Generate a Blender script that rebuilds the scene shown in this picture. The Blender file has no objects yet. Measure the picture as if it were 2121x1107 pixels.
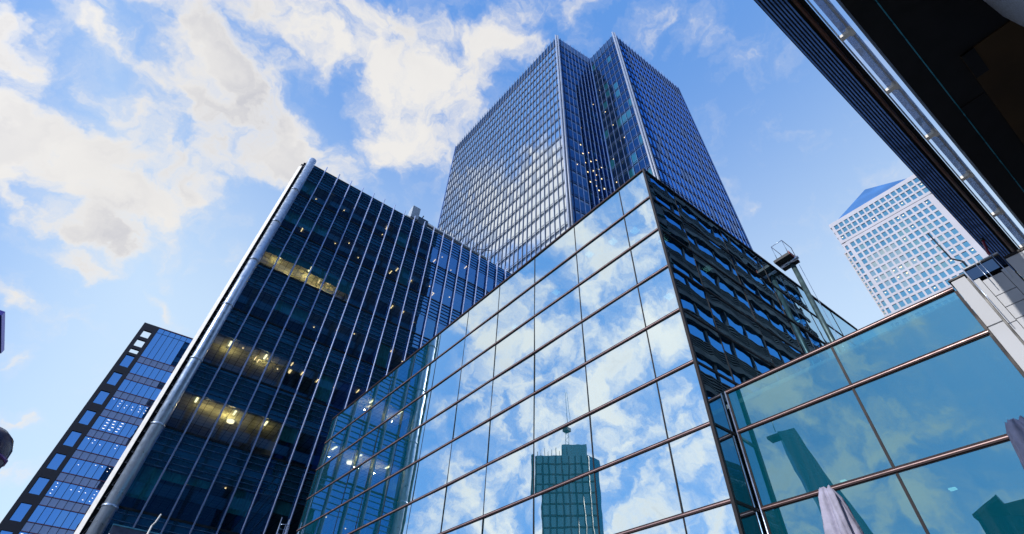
import bpy, math, random
from mathutils import Vector, Matrix
random.seed(7)
R = math.radians
sc = bpy.context.scene
C = sc.collection

# ------------------------------------------------------------------ camera
EYE = Vector((0, 0, 1.7))
FPX, WPX, HPX = 1033.31, 2121.0, 1107.0
def _az(a, z=0.0):            # compass azimuth -> world (X runs along the street, azimuth 55.4)
    a = R(55.4 - a); return Vector((math.cos(a), math.sin(a), z))
_p, _r = R(45.5), R(2.9437)
_rt, _fw = _az(90), _az(0) * math.cos(_p) + Vector((0, 0, math.sin(_p)))
_up = -_az(0) * math.sin(_p) + Vector((0, 0, math.cos(_p)))
CX = _rt * math.cos(_r) + _up * math.sin(_r)
CY = -_rt * math.sin(_r) + _up * math.cos(_r)
cam = bpy.data.cameras.new('camera')
cam.sensor_fit = 'HORIZONTAL'; cam.sensor_width = 36.0
cam.lens = 36.0 * FPX / WPX
cam.clip_start = 0.05; cam.clip_end = 8000
co = bpy.data.objects.new('camera', cam); C.objects.link(co)
M = Matrix((CX, CY, -_fw)).transposed().to_4x4(); M.translation = EYE
co.matrix_world = M
sc.camera = co
def project(P):               # only used to rank repeats by how large they show
    v = Vector(P) - EYE; d = v.dot(_fw)
    if d < 0.1: return None
    return (WPX / 2 + FPX * v.dot(CX) / d, HPX / 2 - FPX * v.dot(CY) / d)

# ------------------------------------------------------------------ world, sun, exposure
SUN_ANG, SUN_EL = 183.0, 34.0      # direction towards the sun, measured from +X
world = bpy.data.worlds.new('World'); sc.world = world; world.use_nodes = True
nt = world.node_tree; nt.nodes.clear()
def N(t, k, **kw):
    n = t.nodes.new(k)
    for a, b in kw.items():
        setattr(n, a, b)
    return n
def lk(t, a, b): t.links.new(a, b)
def mth(t, op, a, b=None, c=None, clamp=False):
    n = N(t, 'ShaderNodeMath', operation=op); n.use_clamp = clamp
    for i, v in enumerate((a, b, c)):
        if v is None: continue
        if isinstance(v, (int, float)): n.inputs[i].default_value = v
        else: lk(t, v, n.inputs[i])
    return n.outputs[0]
def smooth(t, v, lo, hi, o0=0.0, o1=1.0):
    n = N(t, 'ShaderNodeMapRange', interpolation_type='SMOOTHSTEP')
    lk(t, v, n.inputs[0])
    for i, x in zip((1, 2, 3, 4), (lo, hi, o0, o1)): n.inputs[i].default_value = x
    return n.outputs[0]
def mixc(t, f, a, b, mode='MIX'):
    n = N(t, 'ShaderNodeMix', data_type='RGBA', blend_type=mode)
    if isinstance(f, (int, float)): n.inputs[0].default_value = f
    else: lk(t, f, n.inputs[0])
    for i, v in ((6, a), (7, b)):
        if isinstance(v, tuple): n.inputs[i].default_value = v if len(v) == 4 else (*v, 1)
        else: lk(t, v, n.inputs[i])
    return n.outputs[2]
# clouds: (x, y, long radius, short radius, turn, weight) in a conformal map of the sky dome
CLOUDS = [(-0.173,0.444,0.092,0.066,-0.04,1.00),(-0.215,0.450,0.039,0.031,-0.22,0.70),(-0.126,0.457,0.055,0.038,-0.09,0.60),(-0.241,0.372,0.027,0.019,0.48,0.80),(-0.142,0.301,0.051,0.023,0.50,0.90),(-0.081,0.335,0.060,0.030,0.45,1.00),(-0.024,0.366,0.053,0.032,0.31,1.00),(-0.181,0.347,0.041,0.014,0.09,0.75),(-0.120,0.363,0.044,0.018,0.26,0.80),(-0.068,0.385,0.038,0.023,0.01,0.90),(-0.038,0.247,0.080,0.050,-0.30,0.62),(0.080,0.269,0.060,0.050,0.22,0.80),(0.025,0.235,0.061,0.043,-0.16,0.50),(0.050,0.181,0.073,0.037,-0.29,0.55),(0.044,0.323,0.053,0.043,0.02,0.60),(-0.095,0.257,0.048,0.029,-0.34,0.80),(-0.161,0.503,0.046,0.014,0.10,0.75),(-0.154,0.534,0.031,0.011,-0.05,0.75),(-0.133,0.512,0.024,0.012,0.27,0.60),(-0.070,0.566,0.039,0.010,0.39,0.60),(-0.183,0.588,0.023,0.014,0.38,0.75),(-0.141,0.690,0.031,0.013,0.19,0.75),(-0.171,0.642,0.028,0.014,0.53,0.60),(-0.124,0.746,0.035,0.018,0.11,0.70),(0.107,0.108,0.071,0.036,-0.50,0.42),(0.215,0.052,0.054,0.033,-0.41,0.36),(0.113,0.188,0.052,0.041,-0.10,0.45),(-0.240,0.245,0.075,0.045,1.2,1.7),(-0.30,0.37,0.06,0.04,0.3,0.9),(-0.32,0.22,0.05,0.03,0.8,0.6)]
sky = N(nt, 'ShaderNodeTexSky', sky_type='NISHITA', sun_disc=False)
sky.sun_elevation = R(SUN_EL); sky.sun_rotation = R(90 - SUN_ANG)
sky.altitude = 50; sky.air_density = 1.0; sky.dust_density = 0.6; sky.ozone_density = 2.2
tc = N(nt, 'ShaderNodeTexCoord'); sep = N(nt, 'ShaderNodeSeparateXYZ'); lk(nt, tc.outputs['Generated'], sep.inputs[0])
dX, dY, dZ = sep.outputs
den = mth(nt, 'ADD', mth(nt, 'MAXIMUM', dZ, -0.2), 1.0)
cmb = N(nt, 'ShaderNodeCombineXYZ'); lk(nt, mth(nt, 'DIVIDE', dX, den), cmb.inputs[0]); lk(nt, mth(nt, 'DIVIDE', dY, den), cmb.inputs[1])
# domain warp
nw = N(nt, 'ShaderNodeTexNoise'); nw.inputs['Scale'].default_value = 13; nw.inputs['Detail'].default_value = 5; nw.inputs['Roughness'].default_value = 0.6
lk(nt, cmb.outputs[0], nw.inputs['Vector'])
vs = N(nt, 'ShaderNodeVectorMath', operation='SUBTRACT'); lk(nt, nw.outputs['Color'], vs.inputs[0]); vs.inputs[1].default_value = (.5, .5, .5)
vm = N(nt, 'ShaderNodeVectorMath', operation='MULTIPLY'); lk(nt, vs.outputs[0], vm.inputs[0]); vm.inputs[1].default_value = (.10, .10, 0)
va = N(nt, 'ShaderNodeVectorMath', operation='ADD'); lk(nt, cmb.outputs[0], va.inputs[0]); lk(nt, vm.outputs[0], va.inputs[1])
W = va.outputs[0]
cov = None
for (x, y, a, b, rot, wt) in CLOUDS:
    mp = N(nt, 'ShaderNodeMapping', vector_type='TEXTURE')
    mp.inputs['Location'].default_value = (x, y, 0); mp.inputs['Rotation'].default_value = (0, 0, rot)
    mp.inputs['Scale'].default_value = (a * 1.5, b * 1.5, 1)
    lk(nt, W, mp.inputs[0])
    g = N(nt, 'ShaderNodeTexGradient', gradient_type='SPHERICAL'); lk(nt, mp.outputs[0], g.inputs[0])
    cov = mth(nt, 'MULTIPLY_ADD', g.outputs['Fac'], wt * 1.0, cov if cov is not None else 0.0)
cov = mth(nt, 'MINIMUM', cov, 0.95)
back = mth(nt, 'MULTIPLY', smooth(nt, mth(nt, 'MULTIPLY', dX, -1.0), 0.42, 0.58, 0.0, 0.56), smooth(nt, dY, -.05, .24, .25, 1.0))      # broken cumulus behind the viewer
cov = mth(nt, 'MAXIMUM', cov, back)
n1 = N(nt, 'ShaderNodeTexNoise'); n1.inputs['Scale'].default_value = 19; n1.inputs['Detail'].default_value = 9; n1.inputs['Roughness'].default_value = 0.58; n1.inputs['Distortion'].default_value = 0.25
lk(nt, W, n1.inputs['Vector'])
dens = mth(nt, 'ADD', cov, mth(nt, 'MULTIPLY', mth(nt, 'SUBTRACT', n1.outputs['Fac'], 0.5), 2.5))
mask = smooth(nt, dens, 0.18, 0.94)
thin = smooth(nt, dens, 0.05, 0.60, 0.0, 0.26)
mask = mth(nt, 'MAXIMUM', mask, thin)
n2 = N(nt, 'ShaderNodeTexNoise'); n2.inputs['Scale'].default_value = 7; n2.inputs['Detail'].default_value = 3; n2.inputs['Roughness'].default_value = 0.5
sh = N(nt, 'ShaderNodeVectorMath', operation='ADD'); lk(nt, W, sh.inputs[0]); sh.inputs[1].default_value = (3.3, 1.37, 0); lk(nt, sh.outputs[0], n2.inputs['Vector'])
thick = mth(nt, 'MULTIPLY', smooth(nt, dens, 0.60, 1.2), smooth(nt, n2.outputs['Fac'], 0.36, 0.72))
SKY_K = 0.15
bg = N(nt, 'ShaderNodeBackground'); out = N(nt, 'ShaderNodeOutputWorld')
hs = N(nt, 'ShaderNodeHueSaturation'); hs.inputs['Saturation'].default_value = 1.0; lk(nt, sky.outputs[0], hs.inputs['Color'])
skyc = mixc(nt, 1.0, hs.outputs[0], (1.05, 1.42, 1.62, 1), 'MULTIPLY')
hz = mth(nt, 'MAXIMUM', smooth(nt, dZ, 0.48, 0.97), smooth(nt, mth(nt, 'MULTIPLY', dX, -1.0), 0.10, 0.55, 0.0, 1.0))                                                # high haze: paler towards the horizon
haze_sky = mixc(nt, hz, (2.25, 2.80, 3.35, 1), (0.42, 1.12, 2.75, 1))
skyc = mixc(nt, 0.88, skyc, haze_sky)
cl = mixc(nt, thick, (3.08, 3.02, 2.95, 1), (2.0, 2.03, 2.25, 1))
lit = smooth(nt, mth(nt, 'MULTIPLY', dX, -1.0), 0.25, 0.7, 1.0, 1.32)         # clouds towards the sun are brighter
clv = N(nt, 'ShaderNodeVectorMath', operation='SCALE'); lk(nt, cl, clv.inputs[0]); lk(nt, lit, clv.inputs['Scale'])
lk(nt, mixc(nt, mask, skyc, clv.outputs[0]), bg.inputs[0]); bg.inputs[1].default_value = SKY_K
lk(nt, bg.outputs[0], out.inputs[0])
sun = bpy.data.lights.new('sun', 'SUN'); sun.energy = 2.0; sun.angle = R(0.5); sun.color = (1.0, 0.95, 0.87)
so = bpy.data.objects.new('sun', sun); C.objects.link(so)
sd = Vector((math.cos(R(SUN_ANG)) * math.cos(R(SUN_EL)), math.sin(R(SUN_ANG)) * math.cos(R(SUN_EL)), math.sin(R(SUN_EL))))
so.rotation_euler = sd.to_track_quat('Z', 'Y').to_euler(); so.location = (0, 0, 300)
sc.view_settings.view_transform = 'Standard'; sc.view_settings.look = 'None'
sc.view_settings.gamma = 1.0; sc.view_settings.use_curve_mapping = False
sc.view_settings.exposure = 0.9
sc.cycles.max_bounces = 10; sc.cycles.glossy_bounces = 5; sc.cycles.transparent_max_bounces = 12; sc.cycles.transmission_bounces = 4
sc.cycles.sample_clamp_indirect = 3.0; sc.cycles.caustics_reflective = False; sc.cycles.caustics_refractive = False

# ------------------------------------------------------------------ materials
def mat_new(name):
    m = bpy.data.materials.new(name); m.use_nodes = True; t = m.node_tree; t.nodes.clear()
    return m, t, N(t, 'ShaderNodeOutputMaterial')
def mat(name, col, rough=0.6, metal=0.0, var=0.15, scale=3.0, bump=0.0, spec=0.5):
    m, t, o = mat_new(name)
    b = N(t, 'ShaderNodeBsdfPrincipled'); lk(t, b.outputs[0], o.inputs[0])
    g = N(t, 'ShaderNodeNewGeometry')
    n = N(t, 'ShaderNodeTexNoise'); n.inputs['Scale'].default_value = scale; n.inputs['Detail'].default_value = 6; lk(t, g.outputs['Position'], n.inputs['Vector'])
    f = smooth(t, n.outputs['Fac'], 0.3, 0.7)
    lo = tuple(c * (1 - var) for c in col); hi = tuple(min(1, c * (1 + var)) for c in col)
    lk(t, mixc(t, f, lo, hi), b.inputs['Base Color'])
    lk(t, smooth(t, n.outputs['Fac'], 0.2, 0.8, max(0.02, rough - 0.12), min(1, rough + 0.12)), b.inputs['Roughness'])
    b.inputs['Metallic'].default_value = metal; b.inputs['Specular IOR Level'].default_value = spec
    if bump:
        bn = N(t, 'ShaderNodeBump'); bn.inputs['Distance'].default_value = bump; lk(t, n.outputs['Fac'], bn.inputs['Height']); lk(t, bn.outputs[0], b.inputs['Normal'])
    return m
def glass(name, tint, r0, body, see=0.0, seetint=(.3, .7, .75), wave=0.001, wscale=1.2, rough=0.0, power=5.0, stretch=(1, 1, 1), rmax=1.0, dirt=0.06):
    """coated curtain-wall glass: mirror coat over a tinted body that may be seen through"""
    m, t, o = mat_new(name)
    g = N(t, 'ShaderNodeNewGeometry')
    mp = N(t, 'ShaderNodeMapping'); mp.inputs['Scale'].default_value = stretch; lk(t, g.outputs['Position'], mp.inputs[0])
    n = N(t, 'ShaderNodeTexNoise'); n.inputs['Scale'].default_value = wscale; n.inputs['Detail'].default_value = 2.0; n.inputs['Roughness'].default_value = 0.45
    lk(t, mp.outputs[0], n.inputs['Vector'])
    bp = N(t, 'ShaderNodeBump'); bp.inputs['Strength'].default_value = 1.0; bp.inputs['Distance'].default_value = wave; lk(t, n.outputs['Fac'], bp.inputs['Height'])
    # faint water marks and dust running down the panes
    md = N(t, 'ShaderNodeMapping'); md.inputs['Scale'].default_value = (7, 7, 0.5); lk(t, g.outputs['Position'], md.inputs[0])
    dn = N(t, 'ShaderNodeTexNoise'); dn.inputs['Scale'].default_value = 1.0; dn.inputs['Detail'].default_value = 5; lk(t, md.outputs[0], dn.inputs['Vector'])
    dirtf = smooth(t, dn.outputs['Fac'], 0.42, 0.85, 0.0, dirt)
    lw = N(t, 'ShaderNodeLayerWeight'); lw.inputs['Blend'].default_value = 0.5
    f = mth(t, 'MULTIPLY_ADD', mth(t, 'POWER', lw.outputs['Facing'], power), rmax - r0, r0, clamp=True)
    gl = N(t, 'ShaderNodeBsdfGlossy'); gl.inputs['Roughness'].default_value = rough; gl.inputs['Color'].default_value = (*tint, 1); lk(t, bp.outputs[0], gl.inputs['Normal'])
    df = N(t, 'ShaderNodeBsdfDiffuse'); df.inputs['Color'].default_value = (*body, 1)
    base = df.outputs[0]
    if see > 0:
        tr = N(t, 'ShaderNodeBsdfTransparent'); tr.inputs['Color'].default_value = (*seetint, 1)
        mx = N(t, 'ShaderNodeMixShader'); mx.inputs[0].default_value = see; lk(t, base, mx.inputs[1]); lk(t, tr.outputs[0], mx.inputs[2]); base = mx.outputs[0]
    dd = N(t, 'ShaderNodeBsdfDiffuse'); dd.inputs['Color'].default_value = (.45, .5, .5, 1)
    m1 = N(t, 'ShaderNodeMixShader'); lk(t, f, m1.inputs[0]); lk(t, base, m1.inputs[1]); lk(t, gl.outputs[0], m1.inputs[2])
    m2 = N(t, 'ShaderNodeMixShader'); lk(t, dirtf, m2.inputs[0]); lk(t, m1.outputs[0], m2.inputs[1]); lk(t, dd.outputs[0], m2.inputs[2])
    lk(t, m2.outputs[0], o.inputs[0])
    return m
def emis(name, col, k):
    m, t, o = mat_new(name); e = N(t, 'ShaderNodeEmission'); e.inputs[0].default_value = (*col, 1); e.inputs[1].default_value = k; lk(t, e.outputs[0], o.inputs[0]); return m

# ------------------------------------------------------------------ mesh helpers
class MB:
    def __init__(s): s.v = []; s.f = []; s.sm = []
    def quad(s, *p, smooth=False):
        i = len(s.v); s.v += [tuple(q) for q in p]; s.f.append(tuple(range(i, i + len(p)))); s.sm.append(smooth); return s
    def hexa(s, p):           # p: 8 corners, bottom ring then top ring
        i = len(s.v); s.v += [tuple(q) for q in p]
        for f in ((3, 2, 1, 0), (4, 5, 6, 7), (0, 1, 5, 4), (1, 2, 6, 5), (2, 3, 7, 6), (3, 0, 4, 7)):
            s.f.append(tuple(i + k for k in f)); s.sm.append(False)
        return s
    def box(s, x0, x1, y0, y1, z0, z1):
        return s.hexa([(x0, y0, z0), (x1, y0, z0), (x1, y1, z0), (x0, y1, z0), (x0, y0, z1), (x1, y0, z1), (x1, y1, z1), (x0, y1, z1)])
    def prism(s, poly, z0, z1, top=True):
        n = len(poly); i = len(s.v)
        s.v += [(x, y, z0) for x, y in poly] + [(x, y, z1) for x, y in poly]
        for k in range(n):
            j = (k + 1) % n; s.f.append((i + k, i + j, i + n + j, i + n + k)); s.sm.append(False)
        s.f.append(tuple(i + n + k for k in range(n))); s.sm.append(False)
        s.f.append(tuple(i + n - 1 - k for k in range(n))); s.sm.append(False)
        return s
    def tube(s, path, rad, n=10, cap=True):
        rs = rad if isinstance(rad, (list, tuple)) else [rad] * len(path)
        path = [Vector(q) for q in path]; i = len(s.v)
        for k, q in enumerate(path):
            d = (path[min(k + 1, len(path) - 1)] - path[max(k - 1, 0)]).normalized()
            a = d.cross(Vector((0, 0, 1)) if abs(d.z) < 0.9 else Vector((1, 0, 0))).normalized(); b = d.cross(a)
            for j in range(n):
                th = 2 * math.pi * j / n; s.v.append(tuple(q + (a * math.cos(th) + b * math.sin(th)) * rs[k]))
        for k in range(len(path) - 1):
            for j in range(n):
                j2 = (j + 1) % n
                s.f.append((i + k * n + j, i + k * n + j2, i + (k + 1) * n + j2, i + (k + 1) * n + j)); s.sm.append(True)
        if cap:
            s.f.append(tuple(i + j for j in range(n))[::-1]); s.sm.append(False)
            s.f.append(tuple(i + (len(path) - 1) * n + j for j in range(n))); s.sm.append(False)
        return s
    def build(s, name, m, parent=None, **props):
        org = parent.matrix_world.translation if parent is not None else Vector((0, 0, 0))
        me = bpy.data.meshes.new(name)
        me.from_pydata([tuple(Vector(q) - org) for q in s.v], [], s.f)
        me.polygons.foreach_set('use_smooth', s.sm)
        me.materials.append(m); me.update()
        o = bpy.data.objects.new(name, me); C.objects.link(o)
        if parent is not None: o.parent = parent
        for k, v in props.items(): o[k] = v
        return o
def thing(name, loc, label, cat, group=None):
    o = bpy.data.objects.new(name, None); C.objects.link(o); o.location = loc
    o.matrix_world = Matrix.Translation(loc); o.empty_display_size = 0.5
    o['label'] = label; o['category'] = cat
    if group: o['group'] = group
    return o
class Face:
    """a vertical facade plane from P to Q; a = metres along, b = metres out of it, z = height"""
    def __init__(s, P, Q, out=1):
        s.P = Vector((P[0], P[1], 0)); d = Vector((Q[0] - P[0], Q[1] - P[1], 0)); s.L = d.length; s.d = d / s.L
        s.n = Vector((s.d.y, -s.d.x, 0)) * out
    def pt(s, a, b, z): q = s.P + s.d * a + s.n * b; return (q.x, q.y, z)
    def box(s, mb, a0, a1, b0, b1, z0, z1):
        return mb.hexa([s.pt(a0, b0, z0), s.pt(a1, b0, z0), s.pt(a1, b1, z0), s.pt(a0, b1, z0), s.pt(a0, b0, z1), s.pt(a1, b0, z1), s.pt(a1, b1, z1), s.pt(a0, b1, z1)])
    def pane(s, a0, a1, z0, z1, b=0.0, tilt=0.0):
        """a pane with a slight lean of its own, as real panes have"""
        t1, t2 = random.gauss(0, tilt), random.gauss(0, tilt); w, h = a1 - a0, z1 - z0
        f = lambda i, j: b + (i - .5) * w * t1 + (j - .5) * h * t2
        return [s.pt(a0, f(0, 0), z0), s.pt(a1, f(1, 0), z0), s.pt(a1, f(1, 1), z1), s.pt(a0, f(0, 1), z1)]
def score(pts):
    q = [project(p) for p in pts]
    if any(k is None for k in q): return 0
    cx, cy = sum(k[0] for k in q) / len(q), sum(k[1] for k in q) / len(q)
    xs = [min(max(k[0], 0), WPX) for k in q]; ys = [min(max(k[1], 0), HPX) for k in q]
    return (max(xs) - min(xs)) * (max(ys) - min(ys))
def repeats(name, items, m, parent, cap=96, rest=None, keep=25.0):
    """items: lists of corner lists (one item = one part); those that show largest stay parts of their own"""
    sc_ = sorted(((score([p for f in it for p in f]), i) for i, it in enumerate(items)), reverse=True)
    sep_ = [i for s_, i in sc_[:cap] if s_ > keep]; left = [i for s_, i in sc_ if i not in set(sep_)]
    res = []
    for i in sep_:
        b = MB()
        for f in items[i]: b.quad(*f)
        res.append(b.build(name, m(i) if callable(m) else m, parent))
    if left:
        groups = {}
        for i in left: groups.setdefault(m(i) if callable(m) else m, []).append(i)
        for mm, ids in groups.items():
            b = MB()
            for i in ids:
                for f in items[i]: b.quad(*f)
            b.build(rest or name, mm, parent, kind='stuff')
    return res

M_ = {}
M_['frame'] = mat('dark anodised frame', (.02, .018, .022), .5, .2, .2, spec=.2)
M_['rose'] = mat('bronze transom cap', (.040, .024, .028), .6, .0, .12, spec=.15)
M_['roseline'] = mat('pale transom line', (.40, .27, .27), .4, .3, .1)
M_['silver'] = mat('silver mullion', (.50, .60, .78), .3, .75, .1)
M_['tube'] = mat('brushed metal column', (.46, .55, .70), .36, .6, .08)
M_['white'] = mat('white painted metal', (.78, .77, .76), .5, 0, .06)
M_['dark'] = mat('near black metal', (.012, .014, .02), .45, .3, .2)
M_['black'] = mat('black soffit', (.010, .010, .012), .6, 0, .3, spec=.2)
M_['concrete'] = mat('grey concrete', (.30, .30, .31), .8, 0, .15, 1.5, .01)
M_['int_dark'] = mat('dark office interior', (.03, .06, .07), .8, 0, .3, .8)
M_['ceiling'] = mat('office ceiling', (.50, .60, .52), .8, 0, .15, .6)
_cn = M_['ceiling'].node_tree; _b = next(n for n in _cn.nodes if n.type == 'BSDF_PRINCIPLED'); _g = N(_cn, 'ShaderNodeNewGeometry')
_k = N(_cn, 'ShaderNodeTexBrick', offset=0.0); _k.inputs['Scale'].default_value = 1.0; _k.inputs['Brick Width'].default_value = .6; _k.inputs['Row Height'].default_value = .6
_k.inputs['Mortar Size'].default_value = .03; _k.inputs['Color1'].default_value = (.52, .60, .50, 1); _k.inputs['Color2'].default_value = (.44, .52, .44, 1); _k.inputs['Mortar'].default_value = (.10, .13, .11, 1)
lk(_cn, _g.outputs['Position'], _k.inputs['Vector']); lk(_cn, _k.outputs['Color'], _b.inputs['Base Color'])
M_['lamp'] = emis('warm office lamp', (1.0, .70, .36), 1.7)
M_['lampw'] = emis('pale office lamp', (1.0, .93, .8), 1.6)

# ------------------------------------------------------------------ ground and streets
m, t, o = mat_new('paving'); b = N(t, 'ShaderNodeBsdfPrincipled'); lk(t, b.outputs[0], o.inputs[0])
g = N(t, 'ShaderNodeNewGeometry'); br = N(t, 'ShaderNodeTexBrick'); br.inputs['Scale'].default_value = 1.6; lk(t, g.outputs['Position'], br.inputs['Vector'])
br.inputs['Color1'].default_value = (.30, .29, .27, 1); br.inputs['Color2'].default_value = (.24, .235, .225, 1); br.inputs['Mortar'].default_value = (.12, .12, .12, 1); br.inputs['Mortar Size'].default_value = .008
lk(t, br.outputs['Color'], b.inputs['Base Color']); b.inputs['Roughness'].default_value = .75
M_['paving'] = m
MB().quad((-3000, -3000, -.15), (3000, -3000, -.15), (3000, 3000, -.15), (-3000, 3000, -.15)).build('ground', mat('asphalt ground', (.05, .05, .052), .85, 0, .2, .5), kind='structure')
MB().box(-40, 90, -11, 41, -.14, 0).build('pavement', M_['paving'], kind='structure')
MB().quad((-400, -27, -.146), (400, -27, -.146), (400, -13, -.146), (-400, -13, -.146)).build('road', mat('road asphalt', (.04, .04, .042), .8, 0, .2, 2), kind='structure')

# ================================================================== D: glass pavilion with the corner
D0, D1, D2, DH = (11.15, 6.65), (9.3, 36.25), (28.45, 6.62), 20.0
pav = thing('glass_pavilion', (11.15, 6.65, 0), 'low glass clad building with sharp corner, large reflective panes and thin bronze transoms', 'building')
gD = glass('mirror glass left face', (.86, .95, .98), .76, (.004, .20, .30), .25, (.25, .7, .85), .0011, .9, power=3.2, rmax=.97, dirt=.025)
gDr = glass('wavy glass right face', (.62, .86, 1.0), .60, (.001, .035, .05), .10, (.2, .7, .8), .0055, .5, power=3.5, rmax=.98, stretch=(1, 1, .8), dirt=.04)
rowsD = [20.0, 18.14, 16.16, 14.19, 12.22, 10.25, 8.31, 6.36, 4.4, 2.44, .3]
FD = Face(D0, D1, -1)
colsD = [0, 1.38] + [1.38 + 2.77 * k for k in range(1, 11)] + [FD.L]
its = []
for i in range(len(colsD) - 1):
    for j in range(len(rowsD) - 1):
        its.append([FD.pane(colsD[i] + .02, colsD[i + 1] - .02, rowsD[j + 1] + .03, rowsD[j] - .03, 0, .004)])
repeats('glass_pane', its, gD, pav, 98)
FR = Face(D0, D2, 1)
colsR = [0, 1.85, 5.0, 8.15, 11.3, 14.45, FR.L]
its = []
for i in range(len(colsR) - 1):
    for j in range(len(rowsD) - 1):
        its.append([FR.pane(colsR[i] + .02, colsR[i + 1] - .02, rowsD[j + 1] + .03, rowsD[j] - .03, 0, .0035)])
repeats('side_glass_pane', its, gDr, pav, 60)
for z in rowsD[1:]:
    b = MB(); FD.box(b, -.05, FD.L, -.05, .045, z - .045, z + .045); b.build('transom', M_['rose'], pav)
    b = MB(); FD.box(b, -.048, FD.L, .0455, .050, z - .012, z + .012); b.build('transom_line', M_['roseline'], pav)
    b = MB(); FR.box(b, .06, FR.L, -.05, .03, z - .035, z + .035); b.build('side_transom', M_['frame'], pav)
for a in colsD[1:]:
    b = MB(); FD.box(b, a - .022, a + .022, -.06, .012, .3, 20); b.build('mullion', M_['frame'], pav)
for a in colsR[1:]:
    b = MB(); FR.box(b, a - .02, a + .02, -.06, .010, .3, 20); b.build('side_mullion', M_['frame'], pav)
b = MB(); FD.box(b, -.055, .03, -.06, .052, 0, 20.1); b.build('corner_post', M_['frame'], pav)
b = MB(); FD.box(b, .06, FD.L, -.25, .055, 20.0, 20.09); b.build('coping', M_['rose'], pav)
b = MB(); FR.box(b, .03, FR.L, -.25, .05, 20.0, 20.09); b.build('coping', M_['frame'], pav)
b = MB(); b.prism([(11.2, 6.9), (28.4, 6.9), (28.4, 36.2), (9.55, 36.2)], 19.7, 19.95); b.build('roof', M_['concrete'], pav)
for z in (15.8, 11.9, 7.9, 4.0, 0.05):
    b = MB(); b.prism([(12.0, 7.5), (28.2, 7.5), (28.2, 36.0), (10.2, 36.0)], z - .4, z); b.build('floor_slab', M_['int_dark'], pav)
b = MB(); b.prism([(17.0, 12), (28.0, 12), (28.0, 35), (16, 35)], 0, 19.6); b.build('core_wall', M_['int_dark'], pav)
for (x, y, z) in ((13.0, 9.0, 19.6), (12.7, 10.1, 19.6), (12.4, 11.4, 19.6), (12.9, 14.5, 19.6), (13.0, 18.2, 19.6), (14.5, 8.6, 19.6), (17.6, 8.5, 19.6), (13.5, 8.4, 15.35)):
    MB().box(x - .16, x + .16, y - .16, y + .16, z - .06, z - .01).build('ceiling_light', M_['lampw'], pav)
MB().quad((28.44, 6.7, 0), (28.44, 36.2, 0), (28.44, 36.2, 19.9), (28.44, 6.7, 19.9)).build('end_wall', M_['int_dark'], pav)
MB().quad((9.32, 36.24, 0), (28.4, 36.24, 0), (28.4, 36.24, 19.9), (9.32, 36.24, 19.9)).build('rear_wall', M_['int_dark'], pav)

# ================================================================== E: nearer glass wing
E0, E1, EZ = (12.18, 6.55), (12.42, .80), 9.57
wing = thing('glass_wing', (12.3, 3.6, 0), 'nearer low teal glass wall of very large panes with paired bronze transoms', 'building')
gE = glass('teal mirror glass', (.46, .74, .86), .34, (.002, .10, .155), .22, (.25, .75, .8), .0012, .8, power=3.2, rmax=.95, dirt=.025)
FE = Face(E0, E1, 1)
if FE.n.x > 0: FE = Face(E0, E1, -1)
rowsE = [9.57, 8.37, 6.39, 4.42, 2.45, .3]; colsE = [0, 3.0, FE.L]
its = [[FE.pane(colsE[i] + .03, colsE[i + 1] - .03, rowsE[j + 1] + .03, rowsE[j] - .03, 0, .002)] for i in range(2) for j in range(5)]
repeats('glass_pane', its, gE, wing, 50, keep=-1)
for z in rowsE:
    for dz in (-.027, .027):
        b = MB(); FE.box(b, -.02, FE.L, -.04, .045, z + dz - .016, z + dz + .016); b.build('transom', M_['rose'], wing)
    b = MB(); FE.box(b, -.02, FE.L, -.05, .050, z - .0085, z + .0085); b.build('transom_line', M_['roseline'], wing)
    b = MB(); FE.box(b, -.02, FE.L, -.05, .020, z - .062, z + .062); b.build('transom_gasket', M_['frame'], wing)
for a in colsE:
    b = MB(); FE.box(b, a - .028, a + .028, -.07, .015, .1, 9.5); b.build('mullion', M_['frame'], wing)
MB().tube([FE.pt(-.035, .03, 0), FE.pt(-.035, .03, 9.6)], .022, 8).build('corner_tube', M_['silver'], wing)
MB().prism([(12.62, 6.5), (12.7, .84), (27.5, .84), (27.5, 6.5)], 9.35, 9.5).build('roof', M_['concrete'], wing)
MB().prism([(13.6, 5.6), (13.7, 1.2), (27.4, 1.2), (27.4, 5.6)], 0.0, 9.3).build('inner_wall', M_['int_dark'], wing)
MB().box(12.75, 13.55, 1.0, 6.0, 4.3, 4.5).build('floor_slab', M_['int_dark'], wing)
for (y, z) in ((4.95, 6.87), (3.02, 6.12)):
    MB().box(13.2, 13.32, y - .06, y + .06, z - .03, z).build('ceiling_light', M_['lampw'], wing)
# dark glazed reveal between pavilion corner and wing is the pavilion's own side face

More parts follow.
